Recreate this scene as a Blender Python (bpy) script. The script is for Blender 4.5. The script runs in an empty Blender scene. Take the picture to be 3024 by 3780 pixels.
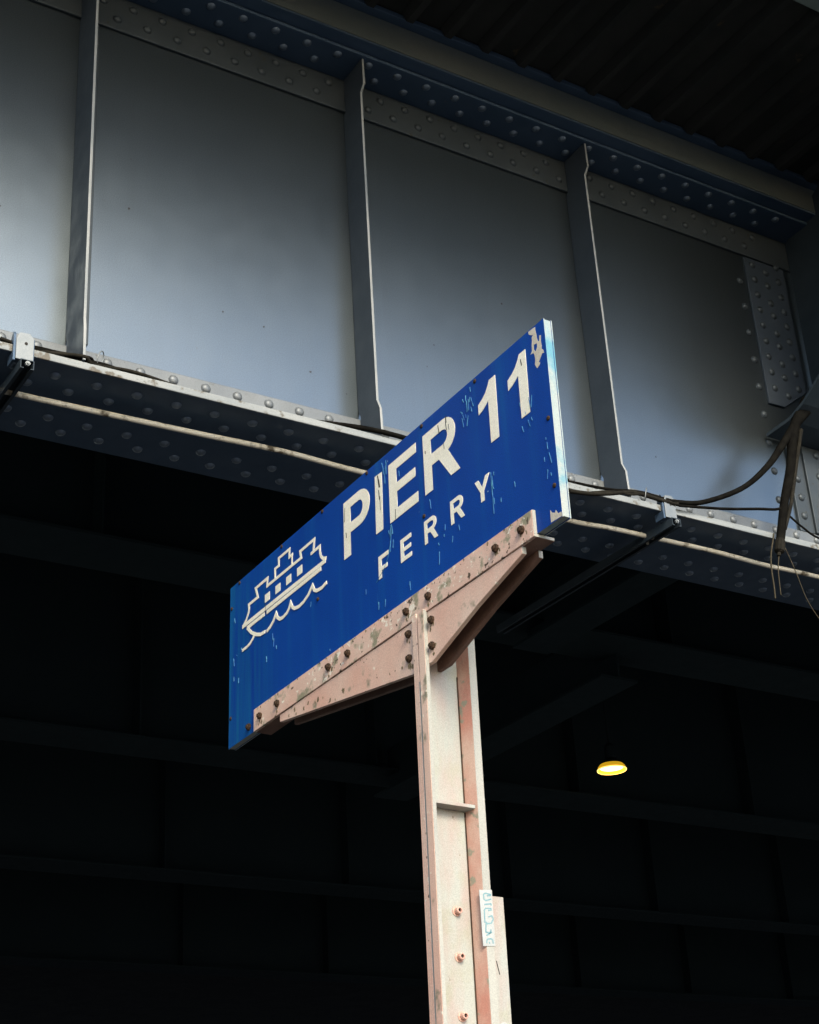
import bpy, bmesh, math, random
from mathutils import Matrix, Vector
random.seed(11)
sc = bpy.context.scene
COL = sc.collection
H = 1.6                     # eye height; the plan below is written relative to the eye

# ------------------------------------------------------------------ camera
cam = bpy.data.cameras.new('camera'); camo = bpy.data.objects.new('camera', cam); COL.objects.link(camo)
RX = (0.84981779, -0.52405033, -0.05640003)
RY = (0.18964565, 0.40385339, -0.89495082)
RZ = (0.49177662, 0.74984911, 0.44258566)
M = Matrix(((RX[0], -RY[0], -RZ[0]), (RX[1], -RY[1], -RZ[1]), (RX[2], -RY[2], -RZ[2])))
camo.matrix_world = Matrix.Translation((0, 0, H)) @ M.to_4x4()
cam.sensor_fit = 'VERTICAL'; cam.sensor_height = 36; cam.lens = 56.42
cam.clip_start = 0.05; cam.clip_end = 3000
sc.camera = camo

# ------------------------------------------------------------------ light
SUN_AZ, SUN_EL = 192, 32            # degrees, azimuth from +Y towards +X
w = bpy.data.worlds.new('World'); sc.world = w; w.use_nodes = True
nt = w.node_tree; bg = nt.nodes['Background']
sky = nt.nodes.new('ShaderNodeTexSky'); sky.sky_type = 'NISHITA'; sky.sun_disc = False
sky.sun_elevation = math.radians(SUN_EL); sky.sun_rotation = math.radians(SUN_AZ)
sky.air_density = 1.0; sky.dust_density = 2.0
nt.links.new(sky.outputs[0], bg.inputs[0]); bg.inputs[1].default_value = 0.15
sl = bpy.data.lights.new('sun', 'SUN'); so = bpy.data.objects.new('sun', sl); COL.objects.link(so)
sl.energy = 1.5; sl.angle = math.radians(20); sl.color = (1.0, 0.87, 0.66)
az, el = math.radians(SUN_AZ), math.radians(SUN_EL)
sdir = Vector((math.sin(az) * math.cos(el), math.cos(az) * math.cos(el), math.sin(el)))
so.rotation_euler = sdir.to_track_quat('Z', 'Y').to_euler(); so.location = (0, -20, 20)
sc.view_settings.view_transform = 'Standard'; sc.view_settings.look = 'None'
sc.view_settings.gamma = 1.0; sc.view_settings.exposure = 1.35; sc.view_settings.use_curve_mapping = False

# ------------------------------------------------------------------ materials
def new_mat(name):
    m = bpy.data.materials.new(name); m.use_nodes = True
    n = m.node_tree.nodes; l = m.node_tree.links
    return m, n, l, n['Principled BSDF']

def coord(n, l, scale=(1, 1, 1)):
    tc = n.new('ShaderNodeTexCoord'); mp = n.new('ShaderNodeMapping')
    mp.inputs['Scale'].default_value = scale
    l.new(tc.outputs['Object'], mp.inputs['Vector'])
    return mp.outputs['Vector']

def noise(n, l, vec, scale, detail=4, rough=0.55):
    t = n.new('ShaderNodeTexNoise'); t.inputs['Scale'].default_value = scale
    t.inputs['Detail'].default_value = detail; t.inputs['Roughness'].default_value = rough
    l.new(vec, t.inputs['Vector']); return t.outputs['Fac']

def ramp(n, l, fac, a, b, ca=0.0, cb=1.0):
    r = n.new('ShaderNodeMapRange'); r.inputs['From Min'].default_value = a; r.inputs['From Max'].default_value = b
    r.inputs['To Min'].default_value = ca; r.inputs['To Max'].default_value = cb
    l.new(fac, r.inputs['Value']); return r.outputs['Result']

def mix(n, l, fac, c1, c2):
    x = n.new('ShaderNodeMix'); x.data_type = 'RGBA'
    def put(sock, c):
        if isinstance(c, tuple): sock.default_value = (*c, 1)
        else: l.new(c, sock)
    if isinstance(fac, float): x.inputs[0].default_value = fac
    else: l.new(fac, x.inputs[0])
    put(x.inputs[6], c1); put(x.inputs[7], c2)
    return x.outputs[2]

def bump(n, l, p, h, strength, dist=0.01, prev=None):
    b = n.new('ShaderNodeBump'); b.inputs['Strength'].default_value = strength; b.inputs['Distance'].default_value = dist
    l.new(h, b.inputs['Height'])
    if prev is not None: l.new(prev, b.inputs['Normal'])
    l.new(b.outputs['Normal'], p.inputs['Normal']); return b.outputs['Normal']

def paint(name, c1, c2, scale=3.0, lo=0.35, hi=0.65, stretch=(1, 1, 1), rough=0.5, metal=0.0,
          spots=None, grime=None, bumps=((40, 0.25, 0.002),), wave=None, rj=0.075, spec=0.5, grain=320):
    m, n, l, p = new_mat(name)
    v = coord(n, l, stretch); vi = coord(n, l)
    c = mix(n, l, ramp(n, l, noise(n, l, v, scale, 6, 0.6), lo, hi), c1, c2)
    rg = None
    if spots:                                   # (colour, scale, threshold, softness)
        for (sc_, ss, th, sf) in spots:
            f = ramp(n, l, noise(n, l, vi, ss, 5, 0.6), th, th + sf)
            c = mix(n, l, f, c, sc_)
    if grime:
        f = ramp(n, l, noise(n, l, coord(n, l, grime[3]), grime[1], 5, 0.65), grime[2], grime[2] + 0.2, 0, grime[4])
        c = mix(n, l, f, c, grime[0])
    fine = noise(n, l, vi, grain, 2, 0.7)       # fine speckle in the colour value, imitating film grain
    hs = n.new('ShaderNodeHueSaturation'); l.new(c, hs.inputs['Color'])
    l.new(ramp(n, l, fine, 0.32, 0.68, 0.86, 1.14), hs.inputs['Value'])
    l.new(hs.outputs['Color'], p.inputs['Base Color'])
    p.inputs['Roughness'].default_value = rough; p.inputs['Metallic'].default_value = metal
    l.new(ramp(n, l, noise(n, l, vi, 9, 4), 0.3, 0.7, max(rough - rj, 0.05), min(rough + rj, 1)), p.inputs['Roughness'])
    p.inputs['Specular IOR Level'].default_value = spec
    pv = None
    if wave: pv = bump(n, l, p, noise(n, l, vi, wave[0], 2, 0.4), wave[1], wave[2])
    for (bs, st, di) in bumps:
        pv = bump(n, l, p, noise(n, l, vi, bs, 4, 0.6), st, di, pv)
    return m

MT = {}
MT['girder'] = paint('aluminium_paint', (0.142, 0.178, 0.205), (0.160, 0.196, 0.222), 0.9, rough=0.31, grain=210, metal=0.92, rj=0.012,
                     spots=[((0.13, 0.13, 0.125), 26, 0.70, 0.06), ((0.02, 0.02, 0.02), 34, 0.745, 0.02)],
                     grime=((0.11, 0.12, 0.13), 2.0, 0.52, (7, 7, 0.7), 0.08), bumps=((60, 0.08, 0.002),))
MT['flange'] = paint('navy_flange_paint', (0.055, 0.095, 0.155), (0.072, 0.115, 0.18), 3, spec=0.25, rough=0.45, metal=0.3,  # underside shade put into the colour: darker navy copy of the girder paint
                     spots=[((0.20, 0.16, 0.12), 20, 0.72, 0.05)], bumps=((50, 0.15, 0.002),))
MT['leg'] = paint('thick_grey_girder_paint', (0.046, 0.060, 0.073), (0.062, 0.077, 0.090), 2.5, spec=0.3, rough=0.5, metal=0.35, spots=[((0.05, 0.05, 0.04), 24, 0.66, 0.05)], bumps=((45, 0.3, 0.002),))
MT['leg_low'] = paint('chalky_ledge_paint', (0.125, 0.145, 0.165), (0.165, 0.185, 0.20), 2.5, spec=0.35, rough=0.5, metal=0.35, spots=[((0.07, 0.07, 0.06), 24, 0.66, 0.05)], bumps=((45, 0.3, 0.002),))  # paler copy of the leg paint: light on the bottom angle put into colour
MT['flange_rivet'] = paint('navy_rivet_paint', (0.13, 0.18, 0.25), (0.17, 0.22, 0.28), 6, rough=0.32, metal=0.5)  # navy of the shaded undersides put into the rivets, paler for highlights
MT['lip'] = paint('chalked_flange_edge', (0.17, 0.20, 0.22), (0.25, 0.275, 0.285), 5, rough=0.6,
                  spots=[((0.09, 0.085, 0.07), 16, 0.56, 0.07)], stretch=(0.4, 4, 4))
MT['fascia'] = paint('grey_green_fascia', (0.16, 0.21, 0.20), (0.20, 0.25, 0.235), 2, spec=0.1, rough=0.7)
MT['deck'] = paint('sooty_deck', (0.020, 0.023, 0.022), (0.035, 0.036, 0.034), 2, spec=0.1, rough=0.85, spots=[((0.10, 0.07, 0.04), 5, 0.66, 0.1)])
MT['ledge'] = paint('grey_ledge_paint', (0.075, 0.095, 0.10), (0.095, 0.112, 0.115), 2, spec=0.2, rough=0.7)
MT['stiff'] = paint('blue_grey_stiffener_paint', (0.040, 0.055, 0.075), (0.05, 0.066, 0.088), 3, spec=0.2, rough=0.6, metal=0.1, spots=[((0.04, 0.04, 0.035), 14, 0.70, 0.05)])  # shade of the stiffener sides and splice plate put into the colour
MT['stiff_edge'] = paint('worn_stiffener_edge', (0.20, 0.23, 0.25), (0.30, 0.32, 0.33), 9, rough=0.55, stretch=(1, 1, 0.4))  # paler tone on the outward edge faces
MT['bracket'] = paint('dark_bracket_paint', (0.03, 0.045, 0.06), (0.045, 0.06, 0.075), 3, spec=0.12, rough=0.5, metal=0.2)
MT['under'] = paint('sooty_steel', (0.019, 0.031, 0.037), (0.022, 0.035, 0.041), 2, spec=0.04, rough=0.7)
MT['pink'] = paint('faded_pink_paint', (0.62, 0.375, 0.295), (0.67, 0.52, 0.43), 5, 0.3, 0.7, rough=0.62, stretch=(1, 1, 0.7),
                   spots=[((0.22, 0.21, 0.15), 10, 0.60, 0.08), ((0.74, 0.68, 0.58), 34, 0.67, 0.03), ((0.10, 0.07, 0.05), 48, 0.68, 0.02)],
                   bumps=((30, 0.4, 0.002), (120, 0.3, 0.001)))
MT['pink_dirty'] = paint('peeling_pink_paint', (0.61, 0.38, 0.30), (0.67, 0.53, 0.44), 7, 0.3, 0.7, rough=0.65,
                   spots=[((0.26, 0.25, 0.17), 14, 0.55, 0.08), ((0.76, 0.72, 0.62), 40, 0.61, 0.03), ((0.08, 0.06, 0.04), 44, 0.63, 0.02)],
                   bumps=((30, 0.5, 0.003), (120, 0.4, 0.001)))
MT['chalk'] = paint('bleached_pink_paint', (0.315, 0.250, 0.230), (0.30, 0.325, 0.305), 6, 0.36, 0.60, rough=0.75, stretch=(1, 1.6, 0.4),
                    spots=[((0.27, 0.28, 0.22), 7, 0.56, 0.16), ((0.16, 0.13, 0.09), 38, 0.68, 0.04)], bumps=((60, 0.2, 0.001),))
MT['chalk_edge'] = paint('bleached_flange_edge', (0.275, 0.285, 0.265), (0.325, 0.335, 0.31), 8, rough=0.7,
                         spots=[((0.36, 0.34, 0.26), 24, 0.66, 0.08)], stretch=(1, 1, 0.3))
MT['salmon'] = paint('salmon_paint', (0.36, 0.165, 0.125), (0.41, 0.29, 0.235), 9, 0.38, 0.60, rough=0.6, stretch=(1, 1, 0.5),
                     spots=[((0.20, 0.20, 0.15), 20, 0.57, 0.05)], bumps=((50, 0.3, 0.002),))
MT['rusty'] = paint('rusty_brown_paint', (0.11, 0.065, 0.05), (0.19, 0.11, 0.085), 12, rough=0.8, spots=[((0.35, 0.27, 0.22), 40, 0.68, 0.04)])  # shade on the back arm plate and angle underside put into dark brown
MT['bolt'] = paint('rusty_bolt', (0.025, 0.018, 0.013), (0.06, 0.035, 0.022), 60, spec=0.15, rough=0.8)
MT['nut'] = paint('painted_nut', (0.48, 0.24, 0.19), (0.55, 0.40, 0.33), 40, rough=0.6)
MT['hole'] = paint('bolt_hole', (0.01, 0.01, 0.01), (0.015, 0.012, 0.01), 40, rough=0.9)
MT['white_print'] = paint('worn_white_print', (0.80, 0.79, 0.66), (0.84, 0.83, 0.72), 9, rough=0.55,
                    spots=[((0.42, 0.45, 0.38), 26, 0.69, 0.06)],
                    grime=((0.02, 0.025, 0.02), 26.0, 0.70, (1, 1, 0.30), 1.0))
MT['panel_edge'] = paint('panel_edge', (0.24, 0.32, 0.34), (0.31, 0.34, 0.32), 5, rough=0.6, stretch=(1, 6, 0.5),
                    spots=[((0.08, 0.25, 0.33), 7, 0.52, 0.15)])
MT['primer'] = paint('bare_primer', (0.46, 0.44, 0.36), (0.56, 0.52, 0.44), 40, rough=0.8, spots=[((0.10, 0.09, 0.06), 70, 0.68, 0.04)])
MT['cable'] = paint('black_cable', (0.005, 0.005, 0.005), (0.009, 0.009, 0.008), 20, spec=0.0, rough=0.85)
MT['old_cable'] = paint('old_cable', (0.007, 0.007, 0.006), (0.018, 0.017, 0.013), 30, spec=0.1, rough=0.8, spots=[((0.30, 0.27, 0.20), 45, 0.68, 0.04)])
MT['cord'] = paint('brown_cord', (0.035, 0.032, 0.022), (0.06, 0.052, 0.036), 30, spec=0.1, rough=0.8)
MT['conduit'] = paint('corroded_conduit', (0.60, 0.57, 0.47), (0.72, 0.70, 0.62), 9, rough=0.8, stretch=(0.5, 1, 1),
                      spots=[((0.09, 0.075, 0.05), 11, 0.53, 0.10), ((0.75, 0.74, 0.68), 30, 0.66, 0.05)])
MT['galv'] = paint('galvanised_steel', (0.17, 0.20, 0.22), (0.22, 0.245, 0.26), 12, rough=0.5, metal=0.4)
MT['sticker'] = paint('white_sticker', (0.30, 0.33, 0.335), (0.37, 0.39, 0.39), 14, rough=0.5)
MT['ink'] = paint('teal_ink', (0.10, 0.22, 0.26), (0.15, 0.28, 0.31), 30, rough=0.5)
MT['black_ink'] = paint('black_ink', (0.01, 0.01, 0.01), (0.02, 0.02, 0.02), 30, rough=0.6)
MT['asphalt'] = paint('asphalt', (0.038, 0.038, 0.038), (0.05, 0.05, 0.05), 1.5, spec=0.2, rough=0.9)
MT['paving'] = paint('dark_paving', (0.038, 0.038, 0.038), (0.05, 0.05, 0.048), 1.0, rough=0.9)

def blue_mat():
    m, n, l, p = new_mat('blue_sign_paint')
    vi = coord(n, l); vs = coord(n, l, (45, 1, 2.2)); vb = coord(n, l, (16, 1, 0.8))
    c = mix(n, l, ramp(n, l, noise(n, l, vi, 2.2, 3), 0.3, 0.7), (0.003, 0.040, 0.245), (0.004, 0.055, 0.300))
    c = mix(n, l, ramp(n, l, noise(n, l, vb, 1.0, 4), 0.52, 0.80, 0, 0.55), c, (0.006, 0.105, 0.31))
    c = mix(n, l, ramp(n, l, noise(n, l, vs, 1.0, 6, 0.7), 0.69, 0.74, 0, 0.75), c, (0.05, 0.27, 0.42))
    c = mix(n, l, ramp(n, l, noise(n, l, vi, 42, 3), 0.735, 0.765, 0, 0.8), c, (0.35, 0.52, 0.55))
    # weathered far end and lower right corner
    sx = n.new('ShaderNodeSeparateXYZ'); tc = n.new('ShaderNodeTexCoord'); l.new(tc.outputs['Object'], sx.inputs[0])
    far = ramp(n, l, sx.outputs['X'], 0.75, 1.15)
    mu = n.new('ShaderNodeMath'); mu.operation = 'MULTIPLY'; l.new(far, mu.inputs[0])
    l.new(ramp(n, l, noise(n, l, coord(n, l, (30, 1, 1.5)), 1.0, 5), 0.42, 0.65, 0, 0.7), mu.inputs[1])
    c = mix(n, l, mu.outputs[0], c, (0.008, 0.13, 0.27))
    fine = noise(n, l, vi, 320, 2, 0.7)
    hs = n.new('ShaderNodeHueSaturation'); l.new(c, hs.inputs['Color'])
    l.new(ramp(n, l, fine, 0.32, 0.68, 0.75, 1.25), hs.inputs['Value'])
    l.new(hs.outputs['Color'], p.inputs['Base Color'])
    p.inputs['Roughness'].default_value = 0.5
    p.inputs['Specular IOR Level'].default_value = 0.12
    bump(n, l, p, noise(n, l, vi, 60, 4), 0.1, 0.001)
    return m
MT['blue'] = blue_mat()

def emit_mat(name, col, strength):
    m, n, l, p = new_mat(name)
    p.inputs['Base Color'].default_value = (*col, 1)
    p.inputs['Emission Color'].default_value = (*col, 1); p.inputs['Emission Strength'].default_value = strength
    return m
MT['lamp_white'] = emit_mat('lamp_lens', (1.0, 0.86, 0.50), 1.6)
MT['lamp_rim'] = emit_mat('lamp_rim', (1.0, 0.70, 0.20), 0.7)
MT['lamp_glow'] = emit_mat('lamp_shade_glow', (1.0, 0.55, 0.02), 0.22)
MT['lamp_yellow'] = emit_mat('lamp_reflector', (1.0, 0.55, 0.03), 0.5)

# ------------------------------------------------------------------ mesh helpers
class MB:
    def __init__(s): s.v = []; s.f = []; s.mi = []; s.cur = 0
    def add(s, vs, fs):
        b = len(s.v); s.v += [tuple(x) for x in vs]
        for f in fs: s.f.append(tuple(b + i for i in f)); s.mi.append(s.cur)
        return s
    def box(s, a, b):
        x0, y0, z0 = a; x1, y1, z1 = b
        x0, x1 = min(x0, x1), max(x0, x1); y0, y1 = min(y0, y1), max(y0, y1); z0, z1 = min(z0, z1), max(z0, z1)
        return s.add([(x0,y0,z0),(x1,y0,z0),(x1,y1,z0),(x0,y1,z0),(x0,y0,z1),(x1,y0,z1),(x1,y1,z1),(x0,y1,z1)],
                     [(0,3,2,1),(4,5,6,7),(0,1,5,4),(1,2,6,5),(2,3,7,6),(3,0,4,7)])
    def prism(s, pts, axis, a, b):
        """pts: polygon in the two other axes (in xyz order), extruded along axis from a to b"""
        def P(p, t):
            q = [p[0], p[1]]; q.insert(axis, t); return tuple(q)
        n = len(pts)
        vs = [P(p, a) for p in pts] + [P(p, b) for p in pts]
        fs = [tuple(range(n))[::-1], tuple(range(n, 2 * n))] + [(i, (i + 1) % n, n + (i + 1) % n, n + i) for i in range(n)]
        return s.add(vs, fs)
    def tube(s, pts, r, seg=8, closed=False):
        pts = [Vector(p) for p in pts]; n = len(pts); base = len(s.v); rings = []
        up = Vector((0.13, 0.31, 0.94))
        for i, p in enumerate(pts):
            if closed: t = pts[(i + 1) % n] - pts[i - 1]
            else: t = pts[min(i + 1, n - 1)] - pts[max(i - 1, 0)]
            t.normalize(); a = t.cross(up)
            if a.length < 1e-3: a = t.cross(Vector((1, 0, 0)))
            a.normalize(); b = t.cross(a)
            rr = r[i] if isinstance(r, (list, tuple)) else r
            rings.append([p + (a * math.cos(2 * math.pi * k / seg) + b * math.sin(2 * math.pi * k / seg)) * rr for k in range(seg)])
        vs = [v for ring in rings for v in ring]; fs = []
        for i in range(n if closed else n - 1):
            j = (i + 1) % n
            for k in range(seg): fs.append((i * seg + k, i * seg + (k + 1) % seg, j * seg + (k + 1) % seg, j * seg + k))
        if not closed: fs += [tuple(range(seg))[::-1], tuple((n - 1) * seg + k for k in range(seg))]
        return s.add(vs, fs)
    def lathe(s, prof, seg=12, c=(0, 0, 0)):
        """profile (r, z) about z"""
        vs = []; fs = []
        for (r, z) in prof:
            for k in range(seg):
                a = 2 * math.pi * k / seg; vs.append((c[0] + r * math.cos(a), c[1] + r * math.sin(a), c[2] + z))
        for i in range(len(prof) - 1):
            for k in range(seg): fs.append((i * seg + k, i * seg + (k + 1) % seg, (i + 1) * seg + (k + 1) % seg, (i + 1) * seg + k))
        fs.append(tuple(range(seg))[::-1]); fs.append(tuple((len(prof) - 1) * seg + k for k in range(seg)))
        return s.add(vs, fs)
    def ribbon(s, pts, wd, n0, n1):
        """flat stroke in the (x, w) plane of the sign, mitred; sign coordinates are (-x, n, w)"""
        P = [Vector(p) for p in pts]; L = []; R = []
        for i, p in enumerate(P):
            d0 = (P[i] - P[i - 1]).normalized() if i > 0 else None
            d1 = (P[i + 1] - P[i]).normalized() if i < len(P) - 1 else None
            if d0 is None: nn = Vector((-d1.y, d1.x)); k = 1
            elif d1 is None: nn = Vector((-d0.y, d0.x)); k = 1
            else:
                t = (d0 + d1)
                t = t.normalized() if t.length > 1e-6 else d0
                nn = Vector((-t.y, t.x)); k = 1 / max(0.45, nn.dot(Vector((-d0.y, d0.x))))
            L.append(p + nn * wd / 2 * k); R.append(p - nn * wd / 2 * k)
        n = len(P); vs = []
        for t in (n0, n1):
            for q in L + R: vs.append((-q.x, t, q.y))
        o = 2 * n; fs = []
        for i in range(n - 1):
            fs += [(i, i + 1, n + i + 1, n + i), (o + i, o + n + i, o + n + i + 1, o + i + 1), (i, o + i, o + i + 1, i + 1), (n + i, n + i + 1, o + n + i + 1, o + n + i)]
        fs += [(0, n, o + n, o), (n - 1, o + n - 1, o + 2 * n - 1, 2 * n - 1)]
        return s.add(vs, fs)
    def build(s, name, mats, parent=None, off=None, bevel=0.0, smooth=False):
        if not isinstance(mats, (list, tuple)): mats = [mats]
        me = bpy.data.meshes.new(name)
        if off is None: off = parent['_off'] if parent is not None and '_off' in parent else (0, 0, 0)
        me.from_pydata([(v[0] - off[0], v[1] - off[1], v[2] - off[2]) for v in s.v], [], s.f)
        for m in mats: me.materials.append(MT[m])
        for p, i in zip(me.polygons, s.mi): p.material_index = i
        bm = bmesh.new(); bm.from_mesh(me); bmesh.ops.recalc_face_normals(bm, faces=bm.faces); bm.to_mesh(me); bm.free()
        o = bpy.data.objects.new(name, me); COL.objects.link(o)
        if parent is not None: o.parent = parent; o['_off'] = tuple(off)
        else: o.location = off
        if smooth:
            for p in me.polygons: p.use_smooth = True
        if bevel:
            b = o.modifiers.new('bevel', 'BEVEL'); b.width = bevel; b.segments = 2; b.limit_method = 'ANGLE'; b.angle_limit = math.radians(35)
        return o

def tag(o, label, cat, group=None):
    o['label'] = label; o['category'] = cat
    if group: o['group'] = group
    return o
def struct(o): o['kind'] = 'structure'; return o
def empty(name, loc):
    e = bpy.data.objects.new(name, None); COL.objects.link(e); e.location = loc; e['_off'] = tuple(loc); e.empty_display_size = 0.2
    return e
def W(p): return (p[0], p[1], p[2] + H)       # eye-relative to world
def wb(mb, *a):                                # box in eye-relative coordinates
    return mb.box(W(a[0]), W(a[1]))
def inst(me, name, parent, loc, rot=(0, 0, 0), world=True):
    o = bpy.data.objects.new(name, me); COL.objects.link(o); o.parent = parent
    off = parent['_off'] if world and '_off' in parent else (0, 0, 0)
    o.location = (loc[0] - off[0], loc[1] - off[1], loc[2] - off[2]); o.rotation_euler = rot
    return o

# ------------------------------------------------------------------ ground
g = MB(); g.box((-1500, -1500, -0.3), (1500, 1500, 0)); struct(g.build('ground', 'asphalt'))
g = MB(); g.box((-300, -60, 0.004), (300, 2.2, 0.12)); struct(g.build('pavement', 'paving', bevel=0.01))

# ------------------------------------------------------------------ viaduct deck with its ribbed soffit
OVER = 1.10                     # overhang beyond the ledge
ZD = 6.03
deck = empty('viaduct_deck', W((4, 5.25, ZD)))
tag(deck, 'dark ribbed viaduct deck overhead, above the riveted girder', 'bridge deck')
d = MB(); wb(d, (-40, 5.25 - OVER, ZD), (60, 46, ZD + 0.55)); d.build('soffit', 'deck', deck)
d = MB(); wb(d, (-40, 3.25, ZD - 0.06), (60, 5.25 - OVER - 0.003, ZD + 0.5)); d.build('edge_slab', 'fascia', deck, bevel=0.01)  # edge shows at the corner; unseen outer width added to block sky and sun
d = MB(); wb(d, (-40, 3.05, ZD - 0.02), (60, 3.246, ZD + 1.5)); d.build('parapet', 'fascia', deck, bevel=0.01)
rm = MB(); rm.prism([(-0.045, 0.0), (-0.02, -0.05), (0.02, -0.05), (0.045, 0.0)], 1, 5.25 - OVER, 5.235)
rm2 = MB(); rm2.v = [(a, b, c) for (a, b, c) in rm.v]; rm2.f = rm.f; rm2.mi = rm.mi
rib0 = rm2.build('rib', 'deck', deck, off=(0, 5.25, 0))
rib0.location = (0.0, 0, -0.002)
ribme = rib0.data
x = 1.96; first = True
while x < 9.0:
    o = rib0 if first else bpy.data.objects.new('rib', ribme)
    if not first: COL.objects.link(o); o.parent = deck
    o.location = (x - 4, 0, -0.003); first = False; x += 0.238

# ------------------------------------------------------------------ the riveted girder
X0, X1 = -2.0, 14.0
gir = empty('steel_girder', W((4.0, 5.6, 3.5)))
tag(gir, 'silver blue riveted steel box girder with vertical stiffeners above the sign', 'girder')
b = MB(); wb(b, (X0, 5.60, 3.53), (X1, 5.614, 5.80)); web = b.build('web', 'girder', gir)
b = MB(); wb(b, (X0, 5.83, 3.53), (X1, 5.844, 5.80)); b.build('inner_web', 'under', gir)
# top angle
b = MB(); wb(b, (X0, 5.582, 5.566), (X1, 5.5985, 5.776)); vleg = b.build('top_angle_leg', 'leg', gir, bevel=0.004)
b = MB(); wb(b, (X0, 5.375, 5.778), (X1, 5.70, 5.796)); hleg = b.build('top_flange_angle', 'flange', gir, bevel=0.004)
b = MB(); wb(b, (X0, 5.30, 5.800), (X1, 6.1, 5.812)); b.build('cover_plate', 'flange', gir)
b = MB(); wb(b, (X0, 5.296, 5.814), (X1, 5.33, 5.992)); b.build('ledge_face', 'ledge', gir, bevel=0.004)
b = MB(); wb(b, (X0, 5.245, 5.994), (X1, 5.6, 6.024)); b.build('ledge_plate', 'flange', gir, bevel=0.004)
# bottom flange
b = MB(); wb(b, (X0, 5.40, 3.512), (X1, 6.03, 3.527)); bfl = b.build('bottom_flange', 'flange', gir)
b = MB(); wb(b, (X0, 5.389, 3.508), (X1, 5.3985, 3.542)); lip = b.build('flange_lip', 'lip', gir, bevel=0.003)
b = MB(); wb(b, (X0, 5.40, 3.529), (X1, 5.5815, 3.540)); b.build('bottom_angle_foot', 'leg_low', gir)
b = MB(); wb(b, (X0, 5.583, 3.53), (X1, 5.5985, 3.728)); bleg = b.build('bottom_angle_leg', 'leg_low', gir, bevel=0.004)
# stiffeners
def stiffener(xs, out=5.425):
    b = MB()
    k = out - 5.425
    pts = [(5.402 + k * .6, 3.545), (5.406 + k * .6, 3.70), (5.43 + k, 3.755), (5.425 + k, 5.575), (5.392 + k * .4, 5.61), (5.392 + k * .4, 5.774),
           (5.579, 5.774), (5.579, 5.56), (5.5985, 5.545), (5.5985, 3.80), (5.592, 3.765), (5.580, 3.74), (5.580, 3.545)]
    b.prism([(p[0], p[1] + H) for p in pts], 0, xs, xs + 0.013)
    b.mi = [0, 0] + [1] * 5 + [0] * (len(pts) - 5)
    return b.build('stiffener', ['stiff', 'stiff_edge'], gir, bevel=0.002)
for xs, ou in ((0.537, 5.425), (1.977, 5.385), (3.418, 5.425), (4.858, 5.425)):
    stiffener(xs, ou)
b = MB(); wb(b, (1.992, 5.586, 3.76), (2.075, 5.5985, 5.55)); sleg = b.build('stiffener_leg', 'leg', gir, bevel=0.003)
# rivets: one dome shared by all
rv = MB(); R = 0.0225
rv.lathe([(R * 1.12, -0.002), (R * 1.02, 0.0015), (R * 0.93, 0.006), (R * 0.74, 0.0103), (R * 0.46, 0.0132), (R * 0.15, 0.0142)], 14)
rvo = rv.build('rivet_shape', 'leg', smooth=True); rvm = rvo.data; bpy.data.objects.remove(rvo)
rvm.name = 'rivet'
rvn = rvm.copy(); rvn.materials[0] = MT['flange_rivet']
rvl = rvm.copy(); rvl.materials[0] = MT['leg_low']
FRONT = (math.pi / 2, 0, 0); DOWN = (math.pi, 0, 0)
def rivet(parent, p, rot):
    q = W(p); j = 0.0025
    return inst(rvn if rot == DOWN else rvl if parent == bleg else rvm, 'rivet', parent, (q[0] + random.uniform(-j, j), q[1] + (random.uniform(-j, j) if rot == DOWN else 0), q[2] + (random.uniform(-j, j) if rot == FRONT else 0)), rot)
XS = (1.977, 3.418, 4.858)
def clear(x, m=0.032): return all(not (-m < x - xs < m + 0.01) for xs in XS)
k = -4
while True:
    xa = 2.238 + 0.1555 * k; k += 1
    if xa > 6.30: break
    if xa > 1.55 and clear(xa): rivet(vleg, (xa, 5.582, 5.722), FRONT)
    xb = xa - 0.0775
    if xb > 1.55 and clear(xb): rivet(vleg, (xb, 5.582, 5.634), FRONT)
    if xa > 1.55 and clear(xa + .077): rivet(bleg, (xa + 0.077, 5.583, 3.688), FRONT)
k = -6
while True:
    xa = 2.58 + 0.1793 * k; k += 1
    if xa > 6.4: break
    if xa > 1.6 and clear(xa): rivet(hleg, (xa, 5.428, 5.778), DOWN)
    if xa - 0.09 > 1.6 and clear(xa - .09): rivet(hleg, (xa - 0.09, 5.517, 5.778), DOWN)
k = -6
while True:
    xa = 2.446 + 0.1805 * k; k += 1
    if xa > 7.0: break
    if xa > 1.5: rivet(bfl, (xa, 5.495, 3.512), DOWN)
    if xa + .09 > 1.5: rivet(bfl, (xa + 0.092, 5.594, 3.512), DOWN)
    if xa + .09 > 1.7: rivet(bfl, (xa + 0.092, 5.833, 3.512), DOWN)
    if xa > 1.7: rivet(bfl, (xa + 0.005, 5.932, 3.512), DOWN)
for zz in range(11): rivet(sleg, (2.027, 5.586, 3.87 + zz * 0.155), FRONT)
ch = MB(); rc = random.Random(9)
for (x, z) in [(2.72, 4.13), (3.83, 4.14), (3.36, 3.86), (2.93, 4.11), (3.88, 4.28), (5.26, 3.97), (2.25, 4.55), (3.17, 3.93), (4.33, 4.66), (1.66, 4.36)]:
    r_ = rc.uniform(0.003, 0.008)
    ch.prism([(x + r_ * rc.uniform(.5, 1.2) * math.cos(a_), z + H + r_ * rc.uniform(.5, 1.4) * math.sin(a_)) for a_ in [i_ * 0.785 for i_ in range(8)]], 1, 5.5994, 5.60)
ch.build('paint_chips', 'black_ink', web)['kind'] = 'stuff'
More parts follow.
